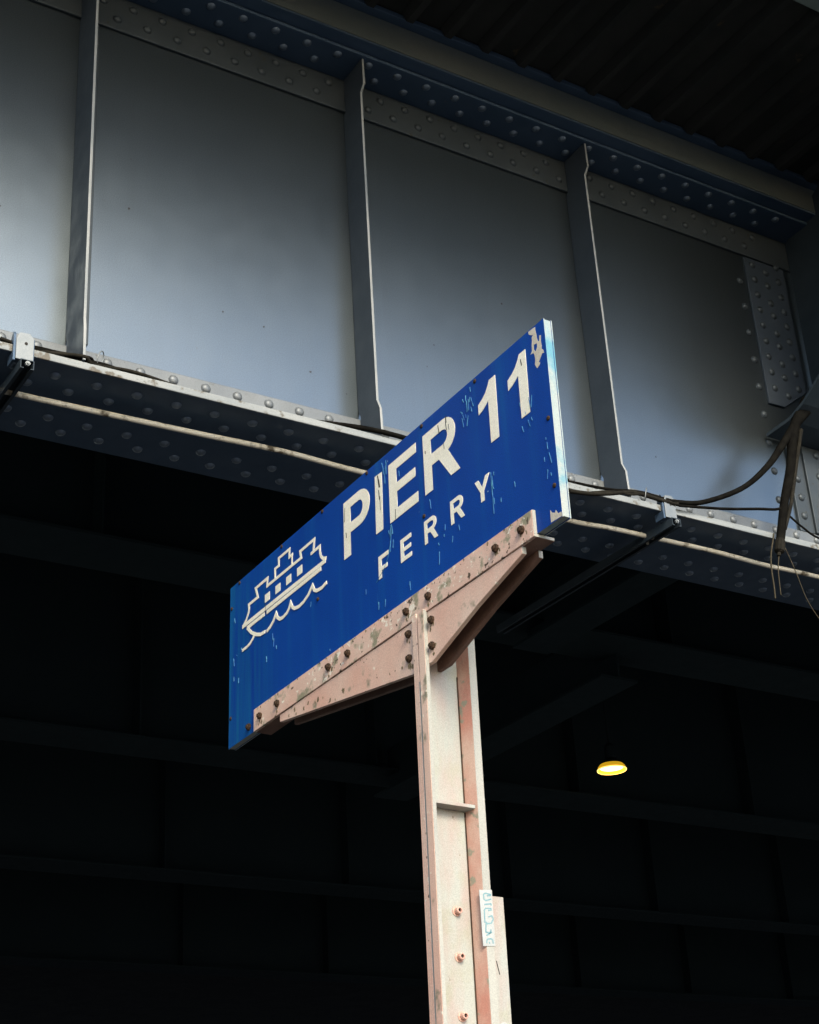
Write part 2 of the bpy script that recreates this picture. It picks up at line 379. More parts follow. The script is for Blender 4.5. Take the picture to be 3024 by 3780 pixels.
# splice plate at the right end of the web
b = MB(); b.prism([(p[0], p[1] + H) for p in [(6.183, 5.555), (6.183, 4.532), (6.306, 4.535), (6.507, 4.681), (6.507, 5.555)]], 1, 5.584, 5.5985)
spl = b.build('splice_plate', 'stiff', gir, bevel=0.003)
for zz in range(9):
    z = 4.648 + zz * 0.108
    if z < 5.54:
        rivet(spl, (6.244, 5.584, z), FRONT); rivet(spl, (6.347, 5.584, z - 0.03 + (0.015 if zz % 2 else 0)), FRONT)
        rivet(spl, (6.446, 5.584, z + 0.043), FRONT)
for zz in range(9): rivet(web, (6.137, 5.60, 3.90 + zz * 0.184), FRONT)
b = MB(); wb(b, (6.25, 5.584, 3.73), (6.60, 5.5985, 4.30)); cpl = b.build('connection_plate', 'leg', gir, bevel=0.003)
b = MB(); wb(b, (6.36, 5.568, 3.73), (6.54, 5.5825, 4.295)); cpl2 = b.build('connection_plate', 'leg', gir, bevel=0.003)
for z in (3.83, 3.948, 4.065, 4.18): rivet(cpl, (6.298, 5.584, z), FRONT)
for z in (3.85, 3.977, 4.105, 4.241): rivet(cpl2, (6.462, 5.568, z), FRONT)

# ------------------------------------------------------------------ cantilever bracket under the deck, right
br = empty('cantilever_bracket', W((6.56, 5.4, 4.3)))
tag(br, 'dark riveted bracket under the deck at the right end of the girder', 'bracket')
low = [(5.575, 4.305), (5.39, 4.315), (5.27, 4.36), (5.05, 4.50), (4.75, 4.80), (4.45, 5.30), (4.24, 5.75)]
b = MB(); b.prism([(p[0], p[1] + H) for p in low + [(4.24, 6.01), (5.24, 6.01), (5.24, 5.98), (5.575, 5.76)]], 0, 6.56, 6.58)
bw = b.build('bracket_web', 'bracket', br)
b = MB(); pts = low + [(p[0], p[1] - 0.02) for p in low[::-1]]
b.prism([(p[0], p[1] + H) for p in pts], 0, 6.10, 7.04); bf = b.build('bracket_flange', 'bracket', br)
b = MB(); pa = [(p[0], p[1] + 0.004) for p in low[:6]]; pb_ = [(p[0] + 0.03, p[1] + 0.12) for p in low[1:6][::-1]] + [(5.575, 4.425)]
b.prism([(p[0], p[1] + H) for p in pa + pb_], 0, 6.545, 6.558); b.build('bracket_angle', 'bracket', br)
for i in range(6):
    t = i / 6.0; y = 5.20 - t * 0.45; z = 4.42 + t * 0.42
    inst(rvn, 'rivet', bw, W((6.545, y, z + 0.075)), (0, -math.pi / 2, 0))

# ------------------------------------------------------------------ structure in the dark behind
def far_girder(y, zb, depth, label):
    o = empty('floor_girder', W((4, y, zb))); tag(o, label, 'girder', None)
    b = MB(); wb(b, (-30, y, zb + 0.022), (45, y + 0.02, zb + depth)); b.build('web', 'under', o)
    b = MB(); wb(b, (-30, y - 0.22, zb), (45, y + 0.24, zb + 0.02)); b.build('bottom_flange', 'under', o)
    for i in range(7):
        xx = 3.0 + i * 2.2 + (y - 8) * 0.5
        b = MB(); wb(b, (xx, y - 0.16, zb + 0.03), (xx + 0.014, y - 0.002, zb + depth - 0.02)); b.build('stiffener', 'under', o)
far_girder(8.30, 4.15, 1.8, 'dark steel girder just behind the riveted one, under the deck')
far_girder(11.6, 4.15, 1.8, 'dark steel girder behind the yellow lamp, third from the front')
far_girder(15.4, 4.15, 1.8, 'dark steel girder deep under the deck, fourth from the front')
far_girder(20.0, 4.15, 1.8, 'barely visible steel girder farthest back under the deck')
def cross_beam(xx, y0, y1, zb, wd, label):
    o = empty('cross_beam', W((xx, y0, zb))); tag(o, label, 'beam')
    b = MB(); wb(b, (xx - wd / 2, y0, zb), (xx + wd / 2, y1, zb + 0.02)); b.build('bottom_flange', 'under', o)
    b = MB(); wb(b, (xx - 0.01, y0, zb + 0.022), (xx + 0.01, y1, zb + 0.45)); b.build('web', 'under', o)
cross_beam(6.35, 6.1, 8.27, 4.0, 0.30, 'dark cross beam seen behind the sign arm, right of the post')
cross_beam(7.2, 8.36, 11.56, 3.95, 0.34, 'dark cross beam seen just left of the sign post, far back')

# ------------------------------------------------------------------ the lamp under the deck
lp = W((9.08, 10.80, 4.2)); lamp = empty('ceiling_lamp', lp)
tag(lamp, 'glowing round yellow lamp hanging in the dark under the deck', 'lamp')
b = MB(); r = 0.130
b.lathe([(r, 0.0), (r + 0.004, 0.003), (r + 0.004, 0.009), (r, 0.011), (r - 0.004, 0.009), (r - 0.004, 0.003)], 40, lp); b.f = b.f[:-2]; b.mi = b.mi[:-2]; b.build('rim', 'lamp_rim', lamp, smooth=True)
b = MB(); b.lathe([(r - 0.006, 0.004), (r * 0.93, 0.022), (r * 0.82, 0.040)], 40, lp); b.f = b.f[:-2]; b.mi = b.mi[:-2]
b.build('reflector', 'lamp_yellow', lamp, smooth=True)
b = MB(); b.lathe([(r * 0.84, 0.036), (r * 0.80, 0.026), (r * 0.5, 0.018), (r * 0.1, 0.016)], 40, lp); b.build('lens', 'lamp_white', lamp, smooth=True)
b = MB(); b.lathe([(r, 0.012), (r * 0.94, 0.035), (r * 0.80, 0.056)], 40, lp); b.f = b.f[:-2]; b.mi = b.mi[:-2]; b.build('shade', 'lamp_glow', lamp, smooth=True)
b = MB(); b.lathe([(r * 0.81, 0.057), (r * 0.6, 0.085), (0.05, 0.11), (0.04, 0.115)], 40, lp); b.build('cap', 'under', lamp, smooth=True)
b = MB(); b.lathe([(0.045, 0.112), (0.05, 0.13), (0.05, 0.22), (0.03, 0.25), (0.012, 0.26), (0.012, 1.8)], 16, lp); b.build('housing', 'under', lamp)

# ------------------------------------------------------------------ the ferry sign: board, bracket arms, post
S = Matrix(((-0.0005, -0.9996, 0.0271), (0.9999, -0.0001, 0.0149), (-0.0149, 0.0271, 0.9995)))
import mathutils
S = S.to_quaternion().to_matrix()
sign = bpy.data.objects.new('ferry_sign', None); COL.objects.link(sign)
ORG = Vector(W((2.4, 3.7408, 2.0947)))
sign.matrix_world = Matrix.Translation(ORG) @ S.to_4x4()
tag(sign, 'blue PIER 11 FERRY sign board on a faded pink steel post', 'sign')
UL, UR, WB, WT = 1.163, -0.8115, -0.292, 0.331     # local axes: u (away), n (towards the reader), w (up)
b = MB(); b.box((UR + 0.001, -0.0245, WB + 0.002), (UL, -0.0035, WT - 0.002)); board = b.build('sign_board', 'panel_edge', sign, bevel=0.001)
def skin(n0, n1, name):
    b = MB(); b.box((UR, n0, WB), (UL, n1, WT)); b.mi = [1, 1, 0, 1, 0, 1]
    return b.build(name, ['blue', 'panel_edge'], board)
skin(-0.0030, 0.0, 'front_sheet'); skin(-0.0285, -0.0250, 'back_sheet')

def outline(name, loops, mat, parent, n0=0.0004, n1=0.0014):
    cu = bpy.data.curves.new(name, 'CURVE'); cu.dimensions = '2D'; cu.fill_mode = 'BOTH'; cu.extrude = (n1 - n0) / 2
    for L in loops:
        sp = cu.splines.new('POLY'); sp.points.add(len(L) - 1); sp.use_cyclic_u = True
        for p, q in zip(sp.points, L): p.co = (q[0], q[1], 0, 1)
    o = bpy.data.objects.new(name, cu); COL.objects.link(o)
    me = bpy.data.meshes.new_from_object(o); bpy.data.objects.remove(o); bpy.data.curves.remove(cu)
    nm = (n0 + n1) / 2
    for v in me.vertices: v.co = Vector((-v.co.x, nm + v.co.z, v.co.y))
    me.materials.clear(); me.materials.append(MT[mat]); me.name = name
    ob = bpy.data.objects.new(name, me); COL.objects.link(ob); ob.parent = parent
    return ob
def arc(cx, cy, rx, ry, a0, a1, n=12):
    return [(cx + rx * math.cos(math.radians(a0 + (a1 - a0) * i / n)), cy + ry * math.sin(math.radians(a0 + (a1 - a0) * i / n))) for i in range(n + 1)]
def letter_R(x0, w0, sx, sy):
    o = [(0, 0), (0, 206), (115, 206)] + arc(115, 147, 62, 59, 90, -60, 10)[1:] + [(133, 92), (191, 0), (142, 0), (83, 83), (43, 83), (43, 0)]
    h = [(43, 172), (105, 172)] + arc(105, 147, 30, 25, 90, -90, 10)[1:] + [(43, 122)]
    f = lambda L: [(x0 + a * sx / 1000, w0 + c * sy / 1000) for a, c in L]
    return [f(o), f(h)]
outline('letter', [[(-.320, .078), (-.317, .283), (-.215, .283)] + arc(-.215, .221, .065, .062, 90, -90) + [(-.276, .159), (-.276, .078)],
                   [(-.273, .250), (-.220, .250)] + arc(-.220, .222, .026, .028, 90, -90) + [(-.273, .194)]], 'white_print', board)
outline('letter', [[(-.117, .078), (-.114, .283), (-.071, .281), (-.074, .078)]], 'white_print', board)
outline('letter', [[(-.030, .282), (.133, .282), (.133, .249), (.015, .249), (.015, .200), (.124, .200), (.124, .169), (.015, .169), (.014, .112), (.134, .112), (.134, .077), (-.031, .077)]], 'white_print', board)
outline('letter', letter_R(.1735, .0765, 1, 1), 'white_print', board)
for dx in (0, .1503):
    outline('letter', [[(x + dx, y) for x, y in [(.568, .282), (.537, .282), (.529, .268), (.515, .251), (.498, .239), (.475, .229), (.475, .195), (.495, .201), (.512, .209), (.526, .218), (.526, .077), (.566, .077)]]], 'white_print', board)
outline('letter', [[(-.109, -.005), (-.050, -.005), (-.050, -.019), (-.091, -.019), (-.091, -.044), (-.057, -.044), (-.057, -.057), (-.091, -.057), (-.092, -.082), (-.110, -.082)]], 'white_print', board)
outline('letter', [[(.022, -.006), (.084, -.006), (.084, -.020), (.040, -.020), (.040, -.038), (.081, -.038), (.081, -.051), (.040, -.051), (.040, -.069), (.084, -.069), (.084, -.083), (.021, -.083)]], 'white_print', board)
outline('letter', letter_R(.158, -.083, .375, .374), 'white_print', board)
outline('letter', letter_R(.301, -.083, .375, .374), 'white_print', board)
outline('letter', [[(.431, -.008), (.450, -.008), (.466, -.038), (.485, -.008), (.505, -.008), (.474, -.052), (.474, -.083), (.457, -.083), (.457, -.052)]], 'white_print', board)
# the ferry pictogram: strokes of print
pc = MB()
T = 0.0116
strokes = [([(-1.058, .134), (-1.030, .150), (-1.012, .170), (-1.006, .186), (-1.009, .203), (-.938, .203), (-.945, .222), (-.955, .245), (-.862, .246), (-.866, .2165), (-.612, .2155), (-.619, .243), (-.518, .244), (-.526, .201)], T),
           ([(-.545, .200), (-.481, .201), (-.481, .178), (-.474, .160), (-.460, .146), (-.438, .138)], T),
           ([(-.803, .2165), (-.805, .257), (-.776, .257), (-.777, .286), (-.696, .286), (-.698, .255), (-.671, .257)], 0.0108), ([(-.678, .254), (-.678, .217)], 0.009),
           ([(-1.060, .135), (-.755, .134), (-.443, .131)], 0.0155), ([(-1.022, .1165), (-.885, .116)], 0.0140), ([(-.868, .1155), (-.475, .115)], 0.0145),
           ([(-1.020, .117), (-.987, .086), (-.950, .064), (-.915, .050), (-.880, .047)], 0.0125),
           ([(-.868, .043), (-.842, .049), (-.818, .062), (-.797, .083), (-.786, .063), (-.770, .051), (-.745, .047), (-.718, .052), (-.702, .062), (-.690, .079), (-.677, .057), (-.660, .046), (-.630, .041), (-.598, .044), (-.565, .056), (-.535, .079), (-.523, .057), (-.505, .047), (-.472, .043), (-.438, .049)], 0.0125),
           ([(-1.058, .043), (-1.022, .043), (-.995, .047), (-.974, .057), (-.960, .071)], 0.0108)]
for i, (L, wd) in enumerate(strokes): pc.ribbon(L, wd, 0.0004, 0.0012 + 0.00012 * i)
for xw in (-.882, -.802, -.722, -.642): pc.box((-xw, 0.0004, .157), (-(xw + .036), 0.0013, .188))
pc.build('ferry_pictogram', 'white_print', board)
# peeled paint
outline('peeled_patch', [[(0.739, 0.328), (0.756, 0.327), (0.772, 0.325), (0.771, 0.316), (0.774, 0.303), (0.775, 0.286), (0.779, 0.272), (0.784, 0.271), (0.787, 0.288), (0.794, 0.284), (0.791, 0.266), (0.793, 0.252), (0.791, 0.241), (0.798, 0.234), (0.801, 0.222), (0.792, 0.225), (0.786, 0.219), (0.78, 0.213), (0.774, 0.208), (0.78, 0.201), (0.774, 0.196), (0.764, 0.192), (0.755, 0.21), (0.759, 0.219), (0.759, 0.23), (0.757, 0.242), (0.753, 0.249), (0.74, 0.251), (0.748, 0.258), (0.749, 0.276), (0.752, 0.289), (0.752, 0.301), (0.76, 0.306), (0.752, 0.309), (0.74, 0.318)],
                         [(0.759, 0.273), (0.773, 0.27), (0.773, 0.258), (0.765, 0.247), (0.757, 0.258)]], 'primer', board, 0.0003, 0.0006)
outline('peeled_patch', [[(0.763, -0.251), (0.770, -.262), (0.782, -0.268), (.787, -.262), (.795, -.276), (0.809, -0.277), (0.8105, -0.2905), (0.762, -0.288)]], 'primer', board, 0.0003, 0.0006)
# scratches through the paint
def scratch(x, wv, ln, wd, mat, lean=0.0):
    pts = [(x, wv)]
    nseg = max(3, int(ln / 0.008))
    for i in range(nseg): pts.append((pts[-1][0] + lean * ln / nseg + random.uniform(-1, 1) * 0.0012, pts[-1][1] - ln / nseg))
    s_ = MB(); s_.ribbon(pts, wd, 0.0003, 0.0019 + random.uniform(0, 0.0002)); return s_
sb = MB(); sd = MB()
CL = [(.415, .27, 16, .03, .05), (-.055, .285, 10, .015, .03), (.52, -.06, 8, .01, .05), (.70, .09, 7, .03, .05), (-.03, .045, 6, .015, .03), (-1.09, .05, 6, .04, .15), (-.83, -.01, 4, .06, .04), (.30, -.10, 5, .08, .04), (.76, -.1, 6, .03, .08), (0, .02, 12, .75, .25)]
for (cx, cy, n_, rx_, ry_) in CL:
    for i in range(n_):
        x_ = cx + random.uniform(-rx_, rx_); w_ = cy + random.uniform(-ry_, ry_)
        if w_ < -.2: continue
        t_ = scratch(x_, w_, random.uniform(.006, .04) * random.choice((.5, 1, 1)), random.uniform(.0006, .0016), None, random.uniform(-.25, .3)); sb.add(t_.v, t_.f)
t_ = MB(); t_.ribbon([(.512, -.012), (.5125, -.05), (.514, -.10), (.5135, -.145)], .0017, .0003, .0019); sb.add(t_.v, t_.f)
t_ = MB(); t_.ribbon([(-.022, .055), (-.03, .035), (-.035, .01), (-.052, -.03), (-.08, -.06), (-.125, -.085)], .0012, .0003, .0019); sb.add(t_.v, t_.f)
for (x, wv, ln, wd) in [(-.096, .279, .045, .005), (-.091, .262, .03, .006), (-.092, .225, .035, .003), (-.086, .20, .05, .0022), (-.307, .262, .05, .0025), (-.304, .17, .02, .003), (.262, .275, .03, .003), (.306, .283, .022, .004), (.304, .265, .03, .0025), (.318, .25, .02, .002),
                        (.187, .225, .010, .003), (.003, .112, .034, .002), (.694, .262, .022, .0035), (.287, .20, .02, .002), (-.876, .150, .035, .002)]:
    t_ = scratch(x, wv, ln, wd, None, random.uniform(-.1, .2)); sd.add(t_.v, t_.f)
MT['scratch'] = paint('pale_scratch', (0.008, 0.085, 0.28), (0.06, 0.24, 0.36), 25, rough=0.6)
sb.build('scratches', 'scratch', board)['kind'] = 'stuff'
sd.build('gouges', 'black_ink', board)['kind'] = 'stuff'
# screws of the board
sm = MB(); sm.lathe([(0.0075, -0.001), (0.007, 0.002), (0.004, 0.0035), (0.001, 0.004)], 8)
so_ = sm.build('screw_shape', 'bolt', smooth=True); scm = so_.data; bpy.data.objects.remove(so_); scm.name = 'screw'
for (x, wv) in [(-0.755, 0.322), (-1.086, 0.322), (-0.5, 0.014), (0.171, 0.321), (-0.163, 0.322), (0.16, 0.013), (0.466, 0.318), (0.792, 0.016), (0.791, -0.191), (-1.148, -0.183), (-1.148, 0.243), (-0.46, .322)]:
    o = inst(scm, 'screw', board, (-x, 0.0006, wv), (-math.pi / 2, 0, 0), world=False)

# bearing angle under the board
b = MB(); b.box((-0.6995, 0.001, -0.302), (0.944, 0.0125, -0.222)); lega = b.build('bearing_angle', 'pink_dirty', sign, bevel=0.0012)
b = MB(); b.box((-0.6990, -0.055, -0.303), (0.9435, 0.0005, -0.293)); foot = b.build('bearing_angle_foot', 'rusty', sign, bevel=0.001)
# white bleached end of the angle
b = MB(); b.box((-0.7010, -0.054, -0.302), (-0.6998, 0.0118, -0.294)); b.box((-0.7010, 0.0015, -0.2935), (-0.6998, 0.0120, -0.223)); b.build('angle_end', 'chalk_edge', sign)
# tapered arm plates
arm = [(0.758, -0.3035), (0.758, -0.329), (-0.066, -0.463), (-0.176, -0.463), (-0.415, -0.384), (-0.637, -0.325), (-0.637, -0.3035)]
def armplate(n0, n1, name, m):
    b = MB(); b.prism([(p[0], p[1]) for p in arm], 1, n0, n1); return b.build(name, m, sign, bevel=0.0012)
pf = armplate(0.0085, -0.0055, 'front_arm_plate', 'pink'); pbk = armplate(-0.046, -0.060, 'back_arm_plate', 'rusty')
b = MB()
for n0, n1 in ((0.008, -0.005), (-0.0465, -0.0595)): b.box((-0.6383, n0, -0.3245), (-0.6373, n1, -0.304))
b.build('arm_end', 'chalk_edge', sign)
# hex bolts
bo = MB(); bo.lathe([(0.0125, 0.0), (0.0125, 0.007), (0.011, 0.0085), (0.0072, 0.0088), (0.0072, 0.0125), (0.006, 0.0135), (0.001, 0.0136)], 8)
t_ = bo.build('bolt_shape', 'bolt'); bom = t_.data; bpy.data.objects.remove(t_); bom.name = 'bolt'
for u in (0.892, 0.764, 0.413, 0.289, -0.060, -0.182, -0.528, -0.650):
    inst(bom, 'bolt', lega, (u, 0.0125, -0.262), (-math.pi / 2, random.uniform(0, 1), 0), world=False)
for (u, wv) in ((-0.186, -0.338), (-0.183, -0.417), (-0.061, -0.334), (-0.059, -0.410)):
    inst(bom, 'bolt', pf, (u, 0.0085, wv), (-math.pi / 2, random.uniform(0, 1), 0), world=False)
inst(bom, 'bolt', board, (1.000, 0.0, -0.264), (-math.pi / 2, 0.4, 0), world=False)

# rust runs and cracks in the old paint
MT['stain'] = paint('rust_stain', (0.10, 0.085, 0.05), (0.24, 0.19, 0.12), 60, spec=0.1, rough=0.85)
MT['crack'] = paint('paint_crack', (0.05, 0.035, 0.025), (0.14, 0.09, 0.07), 40, rough=0.9)
stn = MB(); stp = MB(); crk = MB(); rnd = random.Random(5)
def blot(mb, x, wv, r, n0):
    pts = []
    k = 9
    for i in range(k):
        a = 2 * math.pi * i / k; q = r * rnd.uniform(0.45, 1.25); pts.append((-(x + q * math.cos(a) * 0.8), wv + q * math.sin(a) * 1.25))
    mb.prism(pts, 1, n0, n0 + rnd.uniform(0.0003, 0.0006))
for u in (0.892, 0.764, 0.413, 0.289, -0.060, -0.182, -0.528, -0.650):
    for i in range(3): blot(stn, -u + rnd.uniform(-.012, .020), -0.262 - rnd.uniform(0.006, .030), rnd.uniform(.003, .008), 0.0124)
    for i in range(2): blot(stp, -u + rnd.uniform(-.016, .022), -0.262 + rnd.uniform(-0.028, .022), rnd.uniform(.0015, .004), 0.01245)
for (u, wv) in ((-0.186, -0.338), (-0.183, -0.417), (-0.061, -0.334), (-0.059, -0.410)):
    for i in range(4): blot(stn, -u + rnd.uniform(-.014, .022), wv - rnd.uniform(-0.004, .034), rnd.uniform(.003, .009), 0.0084)
for i in range(26): blot(stn, rnd.uniform(-.92, .69), -0.2225 - rnd.uniform(0, .010), rnd.uniform(.0015, .0045), 0.01245)
for i in range(22): blot(stp, rnd.uniform(.0, .69), -0.2235 - rnd.uniform(0, .05) ** 1.0, rnd.uniform(.001, .003), 0.0124)
for i in range(16):
    t = rnd.uniform(0, 1); blot(stn, -(0.74 - t * 0.80), -0.331 - t * 0.128 + rnd.uniform(.004, .03), rnd.uniform(.003, .010), 0.0084)
for L in ([(.222, -.290), (.300, -.296), (.36, -.293), (.43, -.294)], [(.42, -.303), (.49, -.302)], [(-.745, -.288), (-.66, -.290)], [(-.40, -.297), (-.33, -.300), (-.27, -.296)], [(-.14, -.297), (-.08, -.294), (-.02, -.292)]):
    crk.ribbon([(x, min(wv, -.3045)) for x, wv in L], 0.0016, 0.0084, 0.0089)
stn.build('stains', 'stain', lega)['kind'] = 'stuff'; stp.build('paint_flakes', 'primer', lega)['kind'] = 'stuff'; crk.build('cracks', 'crack', pf)['kind'] = 'stuff'

# post
PB = -(2.0947 + H) - 0.05       # foot of the post
PT = -0.291
post = MB(); post.box((-0.115, 0.0178, PB), (-0.090, 0.0095, PT)); fl1 = post.build('front_flange', 'pink', sign, bevel=0.0015)
post = MB(); post.box((-0.160, 0.022, PB), (-0.128, 0.0095, PT - 0.004)); fl2 = post.build('front_flange', 'pink', sign, bevel=0.0015)
post = MB(); post.box((-0.1595, 0.0090, PB), (-0.1165, 0.0215, PB + .001)); 
post = MB(); post.box((-0.1277, 0.0172, PB), (-0.1153, 0.0095, -0.505)); post.build('weld_seam', 'chalk_edge', sign)
post = MB(); post.box((-0.1612, 0.0212, PB), (-0.1602, 0.0100, PT - 0.006)); post.build('flange_edge', 'chalk_edge', sign)
post = MB(); post.box((-0.118, 0.0090, PB), (-0.108, -0.1125, -0.300)); pw = post.build('post_web', 'chalk', sign)
post = MB(); post.prism([(-0.160, -0.127), (-0.118, -0.113), (-0.090, -0.122), (-0.090, -0.152), (-0.160, -0.152)], 2, PB, -0.310); pbf = post.build('back_flange', 'salmon', sign, bevel=0.001)
post = MB(); post.box((-0.1615, -0.1275, PB), (-0.1603, -0.1518, -0.312)); post.build('flange_edge', 'chalk_edge', sign)
post = MB(); post.box((-0.1585, 0.0090, -0.872), (-0.1185, -0.1205, -0.862)); post.build('stiffener_shelf', 'chalk', sign, bevel=0.001)
post = MB(); post.tube([(-0.1195, -0.1115, PB), (-0.1195, -0.1115, -1.2), (-0.1195, -0.1112, -0.875)], 0.0022, 6); post.tube([(-0.1195, -0.1115, -0.86), (-0.1195, -0.1112, -0.47)], 0.0022, 6); post.build('corner_seam', 'bolt', sign)
# nuts on the post web, pointing out
nu = MB(); nu.lathe([(0.014, 0.0), (0.014, 0.002), (0.0095, 0.0025), (0.0095, 0.016), (0.008, 0.018), (0.0055, 0.018), (0.0053, 0.012)], 12)
t_ = nu.build('nut_shape', 'nut', smooth=False); num = t_.data; bpy.data.objects.remove(t_); num.name = 'nut'
hm = MB(); hm.lathe([(0.0052, 0.0121), (0.0052, 0.0127), (0.001, 0.0128)], 10)
t_ = hm.build('hole_shape', 'hole'); hmm = t_.data; bpy.data.objects.remove(t_); hmm.name = 'nut_hole'
for wv in (-1.153, -1.275, -1.428, -1.60):
    o = inst(num, 'nut', pw, (-0.118, -0.066, wv), (0, -math.pi / 2, 0), world=False)
    h = bpy.data.objects.new('nut_hole', hmm); COL.objects.link(h); h.parent = pw; h.location = (-0.118, -0.066, wv); h.rotation_euler = (0, -math.pi / 2, 0)
# the small plate fixed behind the post
b = MB(); b.box((-0.152, -0.1525, -2.0), (-0.145, -0.199, -1.110)); bp = b.build('back_plate', 'chalk', sign, bevel=0.001)
b = MB(); b.tube([(-0.1525, -0.1620, -1.284), (-0.1525, -0.165, -1.297), (-0.1525, -0.1700, -1.319)], 0.0012, 5); b.build('marker_line', 'black_ink', bp)
b = MB(); b.prism(arc(-0.174, -1.462, 0.020, 0.020, 0, 345, 23), 0, -0.1532, -0.1522); b.build('round_sticker', 'sticker', bp)
# sticker with teal lettering
b = MB(); b.prism([(-0.1132, -1.1006), (-0.1545, -1.0968), (-0.1545, -1.2478), (-0.1152, -1.2508)], 0, -0.1632, -0.1618); stk = b.build('sticker', 'sticker', sign)
sk = MB()
def sticker_stroke(pts, wd=0.0036):
    t = MB(); t.ribbon(pts, wd, 0, 0.0004)
    sk.add([(-0.1633 - v[1], -v[0], v[2]) for v in t.v], t.f)
for L in ([(-0.1515, -1.1102), (-0.1318, -1.1077), (-0.1261, -1.1121), (-0.1267, -1.1247), (-0.1322, -1.128), (-0.1506, -1.1224)], [(-0.137, -1.1148), (-0.1498, -1.1123)],
          [(-0.1267, -1.139), (-0.148, -1.1353), (-0.1499, -1.1399)], [(-0.1493, -1.1479), (-0.1305, -1.149), (-0.1256, -1.1539), (-0.125, -1.1863), (-0.1325, -1.1878)], [(-0.1377, -1.1547), (-0.1494, -1.1516)],
          [(-0.1375, -1.1717), (-0.1493, -1.1674), (-0.1532, -1.1759), (-0.1454, -1.1876), (-0.1284, -1.1913), (-0.126, -1.2127), (-0.1388, -1.2147), (-0.1441, -1.2049)],
          [(-0.1276, -1.2219), (-0.1459, -1.211)], [(-0.1268, -1.2421), (-0.1282, -1.2343), (-0.1322, -1.2308), (-0.1422, -1.2294), (-0.1468, -1.2327), (-0.148, -1.2419)], [(-0.135, -1.2383), (-0.1366, -1.2429)]):
    sticker_stroke(L)
sk.build('sticker_lettering', 'ink', stk)

# ------------------------------------------------------------------ services along the girder
def smooth_path(pts, n=6):
    P = [Vector(p) for p in pts]; out = []
    for i in range(len(P) - 1):
        p0 = P[max(i - 1, 0)]; p1 = P[i]; p2 = P[i + 1]; p3 = P[min(i + 2, len(P) - 1)]
        for k in range(n):
            t = k / n
            out.append(0.5 * ((2 * p1) + (-p0 + p2) * t + (2 * p0 - 5 * p1 + 4 * p2 - p3) * t * t + (-p0 + 3 * p1 - 3 * p2 + p3) * t ** 3))
    out.append(P[-1]); return out
def cable(name, pts, r, mat, label, cat, parent=None):
    b = MB(); q = smooth_path([W(p) for p in pts])
    if isinstance(r, (list, tuple)):
        rr = []; n = len(pts) - 1
        for i in range(len(q)):
            t = i / (len(q) - 1) * n; k = min(int(t), n - 1); rr.append(r[k] + (r[k + 1] - r[k]) * (t - k))
        r = rr
    if parent is not None:
        return b.tube(q, r, 8).build(name, mat, parent, smooth=True)
    o = b.tube(q, r, 8).build(name, mat, smooth=True, off=tuple(q[0]))
    return tag(o, label, cat)
cable('conduit', [(-0.991, 5.591, 3.450), (0.991, 5.601, 3.453), (1.745, 5.606, 3.450), (2.548, 5.583, 3.449), (3.004, 5.570, 3.452), (3.410, 5.583, 3.448), (4.164, 5.586, 3.454), (4.617, 5.593, 3.454), (4.863, 5.567, 3.450), (5.135, 5.558, 3.447), (5.522, 5.559, 3.451), (5.948, 5.574, 3.450), (6.345, 5.567, 3.450), (8.922, 5.572, 3.450)], 0.0125, 'conduit', 'pale corroded conduit pipe running along the underside of the riveted girder', 'pipe')
L1 = [(1.0, 5.43, 3.552), (1.638, 5.41, 3.556), (1.778, 5.41, 3.556), (1.868, 5.405, 3.556), (1.985, 5.40, 3.556), (2.016, 5.40, 3.552), (2.082, 5.402, 3.555), (2.217, 5.415, 3.552), (2.436, 5.43, 3.551), (2.612, 5.44, 3.551), (2.95, 5.45, 3.55), (3.4, 5.38, 3.556), (4.0, 5.42, 3.551), (4.473, 5.40, 3.556)]
cb = empty('cable_bundle', W((1.0, 5.43, 3.55))); tag(cb, 'black cables lying on the girder ledge left of the sign', 'cable')
cable('cable', L1, 0.012, 'cable', '', '', cb)
cable('cable', [(p[0], p[1] - 0.012 + 0.010 * math.sin(i * 1.7), p[2] - 0.003 + 0.007 * math.cos(i * 2.1)) for i, p in enumerate(L1[1:11])], 0.008, 'old_cable', '', '', cb)
cable('cable', [(p[0] + 0.02, p[1] - 0.004 + 0.012 * math.cos(i * 1.3), p[2] + 0.008 + 0.006 * math.sin(i * 2.3)) for i, p in enumerate(L1[1:8])], 0.006, 'cable', '', '', cb)
cc = empty('cable_bundle', W((5.13, 5.36, 3.56))); tag(cc, 'thick black cables drooping from the bracket at the right and hanging past the girder', 'cable')
main = [(4.40, 5.41, 3.556), (4.712, 5.405, 3.566), (4.866, 5.40, 3.586), (4.955, 5.395, 3.588), (5.067, 5.38, 3.573), (5.132, 5.36, 3.563), (5.313, 5.355, 3.599), (5.6, 5.35, 3.74), (5.812, 5.345, 3.916), (5.97, 5.34, 4.10), (6.12, 5.33, 4.28), (6.38, 5.30, 4.52), (6.8, 5.2, 4.8)]
cable('cable', main, [0.007, 0.007, 0.008, 0.011, 0.012, 0.012, 0.013, 0.015, 0.018, 0.022, 0.027, 0.028, 0.028], 'cable', '', '', cc)
cable('cable', [(4.469, 5.395, 3.495), (4.593, 5.39, 3.506), (4.715, 5.39, 3.532), (4.84, 5.392, 3.568), (4.922, 5.392, 3.578), (5.05, 5.375, 3.560), (5.14, 5.36, 3.552)], 0.011, 'old_cable', '', '', cc)
cable('cable', [(4.60, 5.392, 3.515), (4.74, 5.39, 3.55), (4.86, 5.39, 3.560), (4.98, 5.388, 3.585), (5.10, 5.37, 3.566)], 0.006, 'old_cable', '', '', cc)
